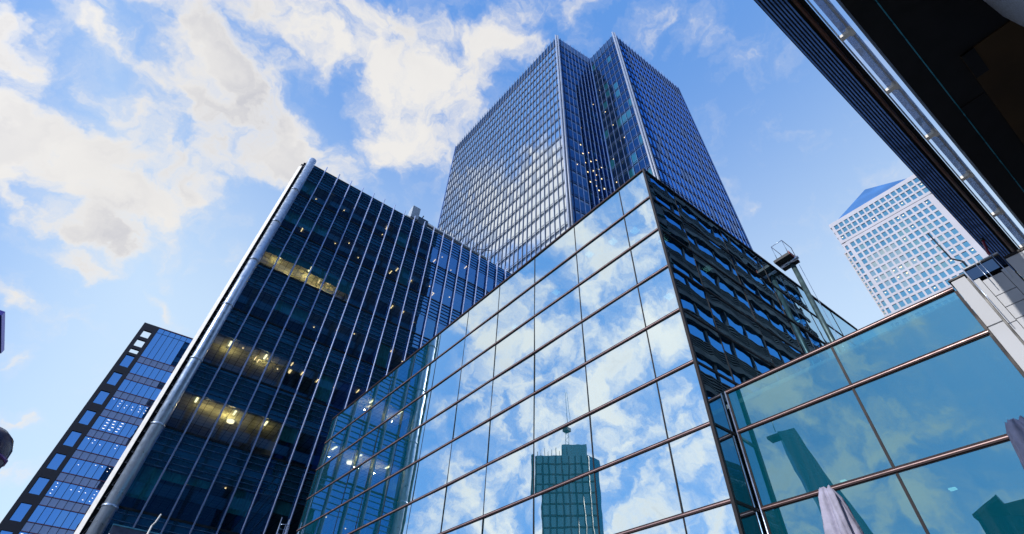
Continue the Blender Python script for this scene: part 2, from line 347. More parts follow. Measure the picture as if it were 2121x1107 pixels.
# ================================================================== gantry pole by the side face
gan = thing('facade_gantry', (21.5, 6.05, 9.5), 'grey steel mast with red edged cradle arm and wire guard rail beside dark side glazing', 'facade gantry')
MB().tube([(21.5, 6.05, 9.5), (21.5, 6.05, 20.5)], .12, 12).build('mast', mat('greenish steel', (.10, .16, .17), .4, .5), gan)
MB().box(20.8, 21.75, 5.75, 6.60, 20.5, 20.66).build('platform', M_['dark'], gan)
MB().box(20.78, 21.6, 5.73, 5.748, 20.5, 20.72).build('edge_board', mat('red edge board', (.45, .06, .05), .5), gan)
MB().tube([(21.3, 5.6, 20.48), (21.3, 6.55, 20.48)], .09, 8).build('roller', M_['silver'], gan)
MB().tube([(20.85, 5.8, 20.7), (20.85, 5.8, 21.6), (21.7, 5.8, 21.6), (21.7, 5.8, 20.7)], .018, 6).build('guard_rail', M_['silver'], gan)
MB().tube([(20.85, 6.4, 20.7), (20.85, 6.4, 21.6), (21.7, 6.4, 21.6), (21.7, 6.4, 20.7)], .018, 6).build('guard_rail', M_['silver'], gan)
MB().tube([(20.85, 5.8, 21.6), (20.85, 6.4, 21.6)], .018, 6).build('guard_rail', M_['silver'], gan)
MB().tube([(21.95, 5.9, 9.5), (21.95, 5.9, 20.6)], .012, 5).build('cable', M_['silver'], gan)
MB().tube([(22.1, 6.2, 9.5), (22.1, 6.2, 20.6)], .012, 5).build('cable', M_['silver'], gan)

# ================================================================== B: dark gridded office block
BY, BH = 41.55, 51.6
blk = thing('office_block', (15, BY, 0), 'dark glass office block with pale vertical fins, louvred bands and a thick metal corner column', 'building')
gB = glass('dark office glass', (.14, .42, .98), .38, (.006, .05, .062), .78, (.80, .90, .88), .0007, .6, power=3.0, rmax=.95, dirt=.03)
gBs = glass('spandrel glass', (.12, .38, .92), .40, (.010, .085, .125), 0, wave=.0008, wscale=.6, power=3.0, rmax=.9, dirt=.05)
FB = Face((-.92, BY), (34.0, BY), 1)
mull = [-.85, .73, 2.33, 3.91, 5.47] + [5.47 + 1.465 * k for k in range(1, 20)]
floors = [46.0, 40.5, 34.9, 29.3, 23.7, 18.2, 12.7, 7.2, 1.7]
ax = lambda x: x + .92
vis, spa = [], []
for zf in floors:
    for i in range(len(mull) - 1):
        vis.append([FB.pane(ax(mull[i]) + .03, ax(mull[i + 1]) - .03, zf + .08, zf + 2.82, 0, .0025)])
        spa.append([FB.pane(ax(mull[i]) + .03, ax(mull[i + 1]) - .03, zf + 2.9, min(zf + 5.5, 51.5), 0, .002)])
repeats('window', vis, gB, blk, 98)
repeats('spandrel_panel', spa, gBs, blk, 98)
LV = mat('louvre blade', (.10, .20, .34), .35, .7, .1)
for zf in floors:
    for k, dz in enumerate((3.25, 3.75, 4.25, 4.75, 5.2)):
        b = MB(); FB.box(b, 0, FB.L, .02, .09, zf + dz - .02, zf + dz + .02); b.build('louvre_blade', LV, blk)
    b = MB(); FB.box(b, 0, FB.L, -.12, .06, zf - .07, zf + .07); b.build('floor_rail', M_['dark'], blk)
    b = MB(); FB.box(b, 0, FB.L, -.10, .045, zf + 2.83, zf + 2.89); b.build('floor_rail', LV, blk)
    MB().box(-.8, 33.9, BY + .35, BY + 9, zf + 2.9, zf + 3.1).build('ceiling', M_['ceiling'], blk)
    MB().box(-.8, 33.9, BY + .35, BY + 9, zf - .25, zf - .05).build('floor', M_['int_dark'], blk)
MB().box(-.8, 33.9, BY + 9.05, BY + 18, .1, 51.3).build('core_wall', M_['int_dark'], blk)
FIN = mat('pale blue fin', (.36, .45, .72), .5, .2, .08)
for x in mull:
    b = MB(); FB.box(b, ax(x) - .015, ax(x) + .015, .0, .28, 0, BH + .1); b.tube([FB.pt(ax(x), .30, 0), FB.pt(ax(x), .30, BH + .55)], .062, 8)
    b.build('fin', FIN, blk)
for z in floors:
    for x in mull[::1]:
        pass
# corner column with collars, dark lattice gap and pale edge fin
MB().tube([(-1.02, BY - .32, 0), (-1.02, BY - .32, BH + .3)], .42, 24).build('corner_column', M_['tube'], blk)
for z in [f - .2 for f in floors]:
    MB().tube([(-1.02, BY - .32, z - .07), (-1.02, BY - .32, z + .07)], .47, 24).build('column_collar', M_['tube'], blk)
b = MB()
for k in range(70):
    z = .6 + k * .73; b.box(-1.60, -1.36, BY - .2, BY - .14, z, z + .05); b.tube([(-1.60, BY - .17, z), (-1.36, BY - .17, z + .7)], .018, 4)
b.build('lattice', mat('pink grey lattice', (.35, .30, .30), .5, .4), blk)
MB().box(-1.72, -.95, BY - .02, BY + .3, 0, BH - .4).build('lattice_backing', M_['dark'], blk)
MB().prism([(-1.99, BY + .0), (-1.72, BY - .42), (-1.72, BY + .4), (-1.99, BY + .4)], 0, BH - 1.5).build('edge_fin', M_['white'], blk)
MB().box(-1.97, 34, BY + .42, BY + 18.2, 0, .3).build('plinth', M_['concrete'], blk)
MB().box(-1.9, -.85, BY + .42, BY + 18.2, .3, BH - .3).build('side_wall', M_['dark'], blk)
MB().box(33.92, 34.1, BY + .1, BY + 18.2, .3, BH - .3).build('side_wall', M_['dark'], blk)
MB().box(-.85, 34, BY - .02, BY + 18.2, 51.52, 51.66).build('roof', M_['dark'], blk)
# lamps and blinds inside
for i in range(86):
    zf = random.choice(floors[:7] + floors[1:5]); x = random.uniform(1, 27); y = BY + random.uniform(.45, 2.4)
    w, l = random.choice(((.05, .05), (.05, .05), (.035, .3)))
    MB().box(x - w, x + w, y - l, y + l, zf + 2.83, zf + 2.87).build('ceiling_light', M_['lamp'], blk)
for (x, y, zf) in ((.9, 1.0, 34.9), (3.9, 1.0, 34.9), (6.4, .9, 34.9), (.6, .9, 23.7), (3.6, .9, 23.7), (.4, .8, 18.2), (3.3, .9, 18.2), (5.8, 1.0, 18.2)):
    MB().box(x - .07, x + .07, BY + y - .42, BY + y + .42, zf + 2.83, zf + 2.87).build('ceiling_light', emis('fluorescent tube', (1, .85, .5), 2), blk)
MB().tube([(3.4, BY + 2.4, 20.9), (3.4, BY + 2.4, 21.05)], .28, 16).build('ceiling_light', emis('round lamp', (1, .8, .5), 2), blk)
WARM = (1.0, .62, .22)
def room_light(x, y, z, p):
    l = bpy.data.lights.new('ceiling_lamp_glow', 'POINT'); l.energy = p; l.color = WARM; l.shadow_soft_size = .04
    o = bpy.data.objects.new('ceiling_lamp_glow', l); C.objects.link(o); o.parent = blk; o.location = Vector((x, y, z)) - blk.matrix_world.translation
for (x, zf, p, y) in ((.6, 34.9, 60, 2.2), (2.2, 34.9, 45, 3.2), (3.9, 34.9, 75, 2.4), (5.4, 34.9, 45, 3.2), (6.6, 34.9, 30, 2.6), (.7, 23.7, 60, 2.0), (3.6, 23.7, 60, 1.9), (3.0, 18.2, 130, 1.9), (1.2, 18.2, 50, 1.6), (5.8, 18.2, 18, 1.6)):
    room_light(x, BY + y, zf + 2.25, p * .45)
BL = mat('teal blind', (.05, .62, .68), .8, 0, .25, 2.5)
BL2 = mat('dark teal blind', (.08, .56, .62), .8, 0, .2, 2.5)
def blind(i, zf, top, bot, mm):
    x0, x1 = mull[i] + .06, mull[i + 1] - .06; n = 14; b = MB()
    for k in range(n):
        f0, f1 = k / n, (k + 1) / n; yy = lambda f: BY + .20 + .03 * math.sin(f * 37 + i)
        b.quad((x0 + (x1 - x0) * f0, yy(f0), zf + bot), (x0 + (x1 - x0) * f1, yy(f1), zf + bot), (x0 + (x1 - x0) * f1, yy(f1), zf + top), (x0 + (x1 - x0) * f0, yy(f0), zf + top), smooth=True)
    b.build('window_blind', mm, blk)
blind(0, 12.7, 2.8, .75, BL)
blind(1, 12.7, 2.8, 2.2, BL); blind(2, 12.7, 2.8, 2.3, BL); blind(4, 12.7, 2.8, 1.2, BL2); blind(5, 18.2, 2.8, 1.6, BL2); blind(6, 12.7, 2.8, 1.9, BL2)
for i, zf, bt in ((0, 40.5, 1.2), (1, 40.5, 1.3), (2, 40.5, 1.6), (0, 34.9, 1.9), (1, 34.9, 1.9), (2, 34.9, 2.0), (3, 34.9, 1.7), (4, 34.9, 1.5), (5, 34.9, 1.2), (0, 46.0, .9), (8, 46.0, .3), (9, 40.5, .2), (2, 29.3, 1.7), (3, 29.3, 1.5), (6, 23.7, .4), (9, 29.3, .3), (12, 34.9, .2), (13, 29.3, .4)):
    blind(i, zf, 2.8, bt, BL2)
for i, zf in ((5, 46.0), (9, 34.9), (6, 34.9), (7, 29.3), (11, 40.5), (4, 23.7), (10, 46.0), (8, 18.2), (3, 12.7), (12, 23.7), (2, 7.2), (6, 7.2), (5, 18.2), (7, 40.5), (3, 46.0), (5, 29.3)):
    MB().box(mull[i] + .1, mull[i] + .25, BY + .5, BY + 8.9, zf, zf + 2.88).build('partition_wall', mat('partition', (.05, .08, .09), .8), blk)

# roof cleaning crane on the block
bmu = thing('roof_crane', (13, 43.2, 51.7), 'pale blue boxy window cleaning crane with long jib lying along the roof edge', 'roof crane')
BW = mat('pale grey paint', (.42, .50, .62), .5, .1)
MB().box(12.6, 13.7, 42.6, 43.9, 53.4, 55.7).build('counterweight_box', BW, bmu)
MB().box(12.0, 13.6, 42.8, 43.8, 51.7, 53.39).build('carriage', M_['white'], bmu)
MB().box(13.72, 15.2, 42.7, 43.6, 52.7, 54.3).build('winch', mat('dark winch', (.08, .12, .18), .5, .5), bmu)
MB().tube([(14.2, 43.1, 53.8), (14.5, 43.1, 55.3)], .08, 6).build('winch_mast', M_['dark'], bmu)
MB().tube([(13.9, 43.1, 54.1), (19, 43.1, 53.9), (25.0, 43.1, 53.6)], .28, 10).build('jib', BW, bmu)
MB().tube([(23.4, 43.1, 53.7), (23.4, 43.1, 55.8)], .05, 6).tube([(23.4, 43.1, 54.6), (25.5, 42.6, 55.3)], .05, 6).build('jib_head', M_['dark'], bmu)
MB().box(17, 33, 43.6, 44.6, 51.7, 53.1).build('rail_housing', BW, bmu)

# ================================================================== C: tall twin-volume tower
CP = [(33.84, 86.24), (37.63, 38.04), (49.38, 36.8), (49.93, 27.62), (76.71, 27.05)]
CH = 150.0
tow = thing('glass_tower', (55, 60, 0), 'tall blue glass tower with a notched corner and dense silver mullions', 'skyscraper')
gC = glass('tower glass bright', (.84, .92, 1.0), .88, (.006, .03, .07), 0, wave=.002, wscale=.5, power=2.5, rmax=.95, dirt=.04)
gC2 = glass('tower glass notch shade', (.14, .40, .90), .26, (.003, .012, .03), 0, wave=.0015, wscale=.5, power=6, rmax=.6, dirt=.03)  # darker copy of the tower glass; the notch's shade is put into it
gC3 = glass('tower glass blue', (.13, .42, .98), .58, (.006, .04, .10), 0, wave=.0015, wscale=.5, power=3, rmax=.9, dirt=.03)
gCs = glass('tower spandrel', (.45, .55, .75), .35, (.010, .03, .06), 0, wave=.001, wscale=.5, power=3, rmax=.7, dirt=.05)
gCv = glass('tower glass blind', (.62, .74, .92), .5, (.14, .18, .24), 0, wave=.002, wscale=.5, power=3, rmax=.9)
gCt = glass('tower glass teal', (.3, .65, .8), .34, (.01, .10, .14), 0, wave=.002, wscale=.5, power=3, rmax=.7)
CPOLY = CP + [(78.0, 87.0)]
faces = [Face(CP[0], CP[1], 1), Face(CP[1], CP[2], 1), Face(CP[2], CP[3], 1), Face(CP[3], CP[4], 1)]
cen = Vector((58, 62, 0))
for i, fc in enumerate(faces):
    if fc.n.dot(fc.P + fc.d * fc.L / 2 - cen) < 0: fc.n = -fc.n
pit = [1.205, 1.175, 1.31, 1.217]; ZF = 4.1
nfl = int(CH / ZF)
wins, ws, mats_ = [], [], []
for i, fc in enumerate(faces):
    n = round(fc.L / pit[i]); st = fc.L / n
    for k in range(n):
        for j in range(nfl):
            z1 = CH - 6 - j * ZF
            if z1 < ZF or z1 - 2.6 < 30 and i != 9 and z1 < 30: continue
            tl = .0045
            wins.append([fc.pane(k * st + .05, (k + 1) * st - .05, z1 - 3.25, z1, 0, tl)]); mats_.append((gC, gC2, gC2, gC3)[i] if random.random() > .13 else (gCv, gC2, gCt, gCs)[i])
repeats('window', wins, lambda i: mats_[i], tow, 98, keep=5)
inner = []
for i, fc in enumerate(faces):   # solid wall just behind the glazing line
    pass
def inset(poly, d):
    c = Vector((58, 62)); return [tuple(Vector(p) + (c - Vector(p)).normalized() * d) for p in poly]
MB().prism(CPOLY, 0.2, 29.8).build('lower_storeys', gCs, tow)
for i, fc in enumerate(faces):
    b = MB(); b.quad(fc.pt(0, -.06, 30), fc.pt(fc.L, -.06, 30), fc.pt(fc.L, -.06, CH), fc.pt(0, -.06, CH)); b.build('curtain_wall', gCs, tow)
MB().quad((CP[4][0], CP[4][1], 30), (78, 87, 30), (78, 87, CH), (CP[4][0], CP[4][1], CH)).build('curtain_wall', gCs, tow)
MB().quad((78, 87, 30), (CP[0][0], CP[0][1], 30), (CP[0][0], CP[0][1], CH), (78, 87, CH)).build('curtain_wall', gCs, tow)
MB().prism(inset(CPOLY, .3), CH - .4, CH - .1).build('roof', M_['concrete'], tow)
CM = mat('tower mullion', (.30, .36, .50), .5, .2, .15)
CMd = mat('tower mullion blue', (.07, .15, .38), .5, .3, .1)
for i, fc in enumerate(faces):
    n = round(fc.L / pit[i]); st = fc.L / n
    for k in range(1, n):
        b = MB(); wd = .036 if i != 3 else .03
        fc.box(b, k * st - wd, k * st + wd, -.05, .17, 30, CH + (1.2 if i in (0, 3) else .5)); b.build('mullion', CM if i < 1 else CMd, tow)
    for j in range(nfl + 1):
        z = CH - 4.9 - j * ZF
        if z < 30: break
        b = MB(); fc.box(b, 0.3, fc.L - .3, -.04, .06 if i == 0 else .05, z - .28, z - .22); fc.box(b, 0.3, fc.L - .3, -.04, .055, z + .25, z + .31)
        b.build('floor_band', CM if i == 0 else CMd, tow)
for (x, y) in (CP[1], CP[3]):
    for dx, dy in ((-.25, .1), (.3, -.12)):
        MB().tube([(x + dx, y + dy, 29), (x + dx, y + dy, CH + 1)], .26, 12).build('corner_tube', CM, tow)
for (x, y) in (CP[0], CP[2], CP[4]):
    MB().tube([(x, y, 29), (x, y, CH + .5)], .2, 10).build('corner_tube', CMd, tow)
for i in range(22):          # lamps seen in the dark notch
    fc = faces[1] if i % 2 else faces[2]
    j = random.randint(4, 21); a = random.uniform(2, fc.L - 1) if i % 2 else random.uniform(.5, fc.L - 4)
    z = CH - 6 - j * ZF - .25; b = MB(); fc.box(b, a - .09, a + .09, .012, .05, z - .09, z + .09); b.build('office_light', M_['lamp'], tow)
for i in range(5):
    for kk in range(3):
        fc = faces[1]; a = 4.2 + kk * 1.9 + i * .35; z = 95 - i * 3.1 * (1) ; b = MB(); fc.box(b, a - .12, a + .12, .012, .05, z - .12 - kk * 1.4, z + .12 - kk * 1.4); b.build('office_light', M_['lamp'], tow)

# ================================================================== A: slab with dark frame and blue curtain wall
AP, AQ, AH = (-13.61, 103.19), (-4.82, 102.6), 60.0
slab = thing('framed_block', (-9, 104, 0), 'distant office block with dark brick frame, single column of windows and blue curtain wall', 'building')
FA = Face(AP, AQ, 1)
DB = mat('dark navy cladding', (.016, .018, .035), .6, 0, .2, .8)
gA = glass('blue curtain glass', (.16, .42, .98), .55, (.01, .06, .16), 0, wave=.002, wscale=.6, power=3, rmax=.9, dirt=.05)
gAs = glass('grey blue spandrel', (.35, .45, .75), .35, (.08, .10, .18), 0, wave=.001, wscale=.6, power=3, rmax=.8, dirt=.1)
PK = mat('plum sill', (.20, .08, .14), .5, .2)
openz = [(57.0, 58.5), (54.9, 56.4), (53.4, 54.3)]
winz = [(50.5 - 3.72 * k, 52.9 - 3.72 * k) for k in range(0, 14)]
b = MB(); FA.box(b, 0, .62, -.5, 0, 0, AH); FA.box(b, 2.0, 2.62, -.5, 0, 0, AH)
allz = sorted([z for z in openz + winz]); z = 0.0
for (a0, a1) in allz:
    if a0 > z + .01: FA.box(b, .62, 2.0, -.5, 0, z, a0)
    z = a1
FA.box(b, .62, 2.0, -.5, 0, z, AH)
b.build('frame_wall', DB, slab)
wl = []
for (z0, z1) in winz:
    if z0 < 1: continue
    f = MB(); 
    f.quad(*FA.pane(.64, 1.98, z0 + .02, z1 - .02, -.22, .003)); w_ = f.build('window', gA, slab)
    s_ = MB(); FA.box(s_, .62, 2.0, -.2, .03, z0 - .10, z0 + .02); FA.box(s_, 1.29, 1.33, -.2, -.15, z0, z1); s_.build('sill', PK, w_)
MB().hexa([FA.pt(0, -8, 0), FA.pt(FA.L, -8, 0), FA.pt(FA.L, -.55, 0), FA.pt(0, -.55, 0), FA.pt(0, -8, 53), FA.pt(FA.L, -8, 53), FA.pt(FA.L, -.55, 53), FA.pt(0, -.55, 53)]).build('body', DB, slab)
its, its2 = [], []
ca = [2.66 + k * 1.02 for k in range(7)]
for k in range(6):
    z = 53.3
    its.append([FA.pane(ca[k] + .02, ca[k + 1] - .02, 58.8, 59.7, -.02, .004)]); its.append([FA.pane(ca[k] + .02, ca[k + 1] - .02, 53.35, 58.7, -.02, .004)])
    for j in range(14):
        zt = 53.25 - 3.58 * j
        if zt < 4: break
        its2.append([FA.pane(ca[k] + .02, ca[k + 1] - .02, zt - 1.2, zt - .05, -.02, .004)])
        its.append([FA.pane(ca[k] + .02, ca[k + 1] - .02, zt - 3.5, zt - 1.3, -.02, .006)])
repeats('curtain_pane', its, gA, slab, 90); repeats('spandrel_panel', its2, gAs, slab, 90)
for k in range(7):
    b = MB(); FA.box(b, ca[k] - .03, ca[k] + .03, -.2, .05, 2, 59.8); b.build('mullion', M_['dark'], slab)
for j in range(15):
    for dz in (0, -1.25):
        z = 53.3 - 3.58 * j + dz; b = MB(); FA.box(b, 2.63, FA.L, -.2, .04, z - .05, z + .05); b.build('rail', PK, slab)
b = MB(); FA.box(b, 2.63, FA.L + .1, -.5, .08, 59.8, 59.95); b.build('coping', PK, slab)
b = MB(); FA.box(b, 2.63, FA.L, -.55, -.35, 0, 59.79); b.build('backing_wall', M_['dark'], slab)
for (j, k0, k1, nr, dn) in ((2, 0, 6, 3, .75), (3, 1, 4, 4, .9), (4, 0, 5, 2, .5), (5, 1, 6, 2, .55), (6, 0, 6, 4, .6), (8, 0, 6, 4, .8), (9, 2, 6, 3, .5)):
    for k in range(k0, k1):
        for q in range(nr):
            if random.random() > dn: continue
            a = ca[k] + .5 + random.uniform(-.12, .12); z = 53.25 - 3.58 * j - 1.55 - q * .5; wd = .16 if j in (3, 8) else .07
            b = MB(); FA.box(b, a - wd, a + wd, .0, .012, z - .025, z + .025); b.build('office_light', M_['lampw'], slab)

# ================================================================== F: white tower with pyramid roof
FP, FQ = (227.95, 39.54), (229.61, -3.26)
FH = 210.0
wt = thing('white_tower', (250, 18, 0), 'far white clad tower with square windows and blue pyramid roof', 'skyscraper')
FF = Face(FP, FQ, 1)
if FF.n.x > 0: FF = Face(FP, FQ, -1)
WC = mat('white steel cladding', (.50, .50, .57), .6, 0, .07, .15, spec=.12)
gF = glass('tower window teal', (.45, .75, .88), .45, (.02, .10, .13), 0, wave=.003, wscale=.3, power=3, rmax=.8, dirt=.1)
gF2 = glass('tower window painted reflection', (.75, .82, .80), .55, (.10, .16, .13), 0, wave=.003, wscale=.3, power=3, rmax=.8, dirt=.3)
P0 = lambda a, b: FF.pt(a, b, 0)[:2]
L = FF.L
body = [P0(0, 0), P0(L, 0), P0(L, -6), P0(L + 2, -6), P0(L + 2, -52), P0(-2, -52), P0(-2, -6), P0(0, -6)]
MB().prism([P0(.2, -.7), P0(L - .2, -.7), P0(L - .2, -45), P0(.2, -45)], 0, FH - 1).build('core', mat('tower window backing', (.03, .06, .07), .6), wt)
rows_top = [206.2, 202.2, 198.2]
rows = [191.6 - 4.1 * j for j in range(0, 42)]
W1, W2, wm = [], [], []
cols_top = [2.4 + 2.54 * k for k in range(16)]
for z in rows_top:
    for a in cols_top: W1.append([FF.pane(a - .92, a + .92, z - 1.45, z + 1.45, -.22, .012)])
cols = [4.3 + 2.593 * k for k in range(14)]
for z in rows:
    if z < 4: continue
    for a in cols: W1.append([FF.pane(a - .90, a + .90, z - 1.45, z + 1.45, -.22, .012)])
    for a in (1.25, L - 1.25): W1.append([FF.pane(a - .6, a + .6, z - 1.35, z + 1.35, -.62, .012)])
# side steps on both flanks
for z in [205.9 - 4.1 * j for j in range(46)]:
    if z < 4 : continue
    for sgn, a0 in ((-1, -1.9), (1, L + .1)):
        if z < 192: W1.append([FF.pane(a0 + .3, a0 + 1.5, z - 1.35, z + 1.35, -6.2, .012)])
wm = []
random.seed(3)
for it in W1:
    p = it[0][0]; a = (Vector((p[0], p[1], 0)) - FF.P).dot(FF.d); z = p[2]
    d = math.hypot((a - 12) / 9, (z - 168) / 14); wm.append(gF2 if d < 1.0 and random.random() < .8 else gF)  # oval of paler windows: a bright reflection painted into the glass
repeats('window', W1, lambda i: wm[i], wt, 98, keep=3)
b = MB()
for k in range(len(cols) - 1):
    FF.box(b, cols[k] + .90, cols[k + 1] - .90, -.7, .0, 0, 194.9)
FF.box(b, 2.2, cols[0] - .90, -.7, .06, 0, 194.9); FF.box(b, cols[-1] + .90, L - 2.2, -.7, .06, 0, 194.9)
zz = [0] + [c for z in sorted(rows) if z > 4 for c in (z - 1.45, z + 1.45)] + [194.92]
for k in range(0, len(zz) - 1, 2): FF.box(b, 2.24, L - 2.24, -.68, .012, zz[k], zz[k + 1])
b.build('cladding_field', WC, wt)
b = MB()
for k in range(len(cols_top) - 1): FF.box(b, cols_top[k] + .92, cols_top[k + 1] - .92, -.7, .0, 195.9, 208)
FF.box(b, .25, cols_top[0] - .92, -.7, .01, 195.9, 208); FF.box(b, cols_top[-1] + .92, L - .2, -.7, .01, 195.9, 208)
for z0, z1 in ((195.2, 196.75), (199.65, 200.75), (203.65, 204.75), (207.65, 210.2)): FF.box(b, 0, L, -.75, .05, z0, z1)
b.build('upper_cladding', WC, wt)
b = MB()
for a in (0, L - 2.2):
    FF.box(b, a + 0.0, a + .62, -.9, -.25, 0, 195.1); FF.box(b, a + 1.88, a + 2.2, -.9, -.27, 0, 195.1)
    for k in range(0, len(zz) - 1, 2): FF.box(b, a + .03, a + 2.17, -.92, -.3, zz[k], zz[k + 1])
b.build('corner_cladding', WC, wt)
b = MB()
FF.box(b, -2.1, -.02, -50, -6.4, 0, 193.5); FF.box(b, L + .02, L + 2.1, -50, -6.4, 0, 193.5)
b.build('flank_wall', mat('flank windows', (.05, .09, .11), .4, 0), wt)
b = MB()
for a in (-2.1, L):
    FF.box(b, a - .02, a + .38, -6.8, -6.05, 0, 193.5); FF.box(b, a + 1.62, a + 2.08, -6.8, -6.03, 0, 193.5)
    for k in range(0, len(zz) - 3, 2): FF.box(b, a, a + 2.06, -6.7, -6.08, zz[k], zz[k + 1])
FF.box(b, -2.2, .2, -50, -6, 193.5, 194.2); FF.box(b, L - .2, L + 2.2, -50, -6, 193.5, 194.2)
b.build('flank_cladding', WC, wt)
FS = Face(P0(0, 0), P0(0, -46), 1)
if FS.n.dot(FF.d) > 0: FS.n = -FS.n
its = []; b = MB()
for z in rows_top + rows[:30]:
    for k in range(15):
        its.append([FS.pane(2 + 2.9 * k, 4 + 2.9 * k, z - 1.35, z + 1.35, -.05, .01)])
repeats('side_window', its, gF, wt, 40, keep=8)
for k in range(16): FS.box(b, 1.1 + 2.9 * k - (0 if k else .0), 2 + 2.9 * k, -.5, .2, 0, 209)
for z in sorted(rows_top + rows)[1:]: FS.box(b, 1.1, 45.5, -.5, .17, z + 1.35, z + 2.75)
FS.box(b, 0.01, 46, -.6, .25, 207.7, 210.1)
b.build('side_cladding', WC, wt)
RB = mat('blue standing seam roof', (.07, .20, .46), .45, .3, .12, .08)
ap = Vector(P0(L / 2, -23)); cor = [P0(1.2, -1.5), P0(L - 1.2, -1.5), P0(L - 1.2, -44.5), P0(1.2, -44.5)]
b = MB()
for k in range(4):
    p, q = cor[k], cor[(k + 1) % 4]; b.quad((p[0], p[1], FH), (q[0], q[1], FH), (ap.x, ap.y, FH + 30))
pyr = b.build('roof', RB, wt)
b = MB()
for k in range(1, 26):
    f = k / 26; a = 1.2 + (L - 2.4) * f; s = 1 - abs(2 * f - 1)
    b.tube([FF.pt(a, -1.5, FH + .05), FF.pt(a, -1.5 - 21.5 * s, FH + 30 * s + .05)], .12, 4, cap=False)
b.build('roof_seam', mat('roof seam', (.16, .36, .70), .4, .3), pyr)
for i in range(30):
    z = random.choice(rows_top + rows[:14]); a = random.choice(cols if z < 195 else cols_top) + random.uniform(-.5, .5)
    b = MB(); FF.box(b, a - .28, a + .28, -.21, -.17, z + .3, z + .6); b.build('office_light', M_['lamp'], wt)

# ================================================================== G: overhead canopy on the right
can = thing('canopy', (8, -5, 12), 'black overhead canopy with blue louvred fascia, brown beam and pale glazed edge on brackets', 'canopy')
GX0, GX1 = -14.0, 26.0
BLV = mat('blue louvre slat', (.13, .30, .75), .3, .4, .15)
zc = 12.0
def Y(phi, z=12.0): return -(z - 1.7) / math.tan(R(phi))
for k in range(7):
    y = Y(89.3) + (Y(87.5) - Y(89.3)) * k / 6; zz0 = zc + .02 * (6 - k)
    MB().box(GX0, 17.0, y - .013, y + .013, zz0, zz0 + .03).build('louvre_slat', BLV, can)
MB().box(GX0, 17.0, Y(87.3), Y(89.45), zc + .2, zc + .45).build('fascia_backing', M_['dark'], can)
MB().tube([(GX0, (Y(87.15) + Y(86.75)) / 2, zc), (17.2, (Y(87.15) + Y(86.75)) / 2, zc)], .036, 10).build('edge_beam', mat('brown beam', (.10, .035, .02), .45, .3), can)
MB().box(GX0, 17.2, Y(86.25), Y(87.3) + .002, zc + .12, zc + .4).build('gutter', M_['black'], can)
MB().tube([(GX0, Y(86.15), zc), (17.2, Y(86.15), zc)], .014, 8).build('edge_rail', M_['silver'], can)
GW = glass('frosted canopy glass', (.8, .85, 1.0), .35, (.55, .62, .75), .55, (.75, .85, 1.0), .002, 1.0, power=3, rmax=.8, dirt=.4)
MB().box(GX0, 17.2, Y(84.75), Y(85.75), zc + .10, zc + .13).build('glass_strip', GW, can)
MB().box(GX0, 17.2, Y(84.95), Y(85.15), zc + .0, zc + .09).build('strip_beam', mat('pale painted beam', (.45, .50, .60), .4, .2), can)
for k in range(-6, 10):
    x = 7.0 + 1.755 * k
    b = MB(); b.box(x - .05, x + .05, Y(85.0), Y(86.25), zc - .10, zc - .02); b.box(x - .08, x + .08, Y(84.9), Y(85.35), zc - .12, zc + .0)
    b.build('bracket', M_['white'], can)
SF = M_['black']
MB().box(GX0, 17.2, -14, Y(84.15), zc + .02, zc + .5).build('soffit', SF, can)
MB().box(GX0, 17.2, Y(81.95), Y(82.05), zc + .0, zc + .018).build('soffit_joint', mat('blue joint strip', (.05, .30, .42), .3, .5), can)
for k in range(6): MB().box(-8 + 4.6 * k, -7.985 + 4.6 * k, -13.9, Y(81.9), zc + .0, zc + .019).build('soffit_seam', M_['frame'], can)
BR = mat('painted brown soffit glow', (.05, .030, .015), .7, 0, .35, .5, spec=.2)  # brown glow on the soffit, put into the colour of a panel
MB().box(9.2, 17.2, -3.4, Y(79.4), zc - .012, zc + .018).build('soffit_patch', BR, can)
MB().box(9.2, 9.9, Y(78.2), Y(79.38), zc - .03, zc + .017).build('soffit_patch', SF, can)
MB().hexa([(5.5, -6.0, 9.0), (9.0, -6.0, 9.0), (9.0, -2.72, 9.0), (6.9, -2.35, 9.0), (5.5, -6.0, 11.98), (9.0, -6.0, 11.98), (9.0, -2.72, 11.98), (6.9, -2.35, 11.98)]).build('stone_pier_head', mat('speckled granite', (.38, .40, .48), .6, 0, .35, 30, .002), can)

# ================================================================== K: white panelled stair tower
pier = thing('panelled_wall', (14, -1.5, 0), 'white metal panelled wall with dark open joints beside the teal glass wall', 'building')
WP = mat('white aluminium panel', (.50, .52, .57), .55, 0, .07, 1.0, spec=.15)
KX = 12.42
for z0, z1 in ((8.49, 9.74), (6.5, 8.46), (4.5, 6.47), (2.5, 4.47), (.2, 2.47)):
    MB().box(KX, KX + .25, .50, .765, z0, z1).build('edge_panel', WP, pier)
MB().box(KX + .06, KX + .5, .465, .765, 0, 9.78).build('backing', M_['dark'], pier)
MB().box(KX - .02, KX + .6, .47, .80, 9.76, 9.80).build('coping', M_['frame'], pier)
z = 9.50
ys = [(.345, .455), (-.045, .325), (-.22, -.06)]
for (z0, z1) in ((9.05, 9.48), (8.75, 9.03), (8.44, 8.73), (8.1, 8.42), (7.6, 8.08), (6.6, 7.58), (4.6, 6.58), (2.4, 4.58), (.2, 2.38)):
    MB().box(KX + .05, KX + .3, -.045, .315, z0, z1).build('wall_panel', WP, pier)
for (z0, z1) in ((8.40, 9.56), (6.4, 8.38), (4.4, 6.38), (.2, 4.38)):
    MB().box(KX + .03, KX + .28, .325, .455, z0, z1).build('edge_panel', WP, pier)
    MB().box(KX + .03, KX + .28, -.20, -.055, z0, z1 - .04).build('edge_panel', WP, pier)
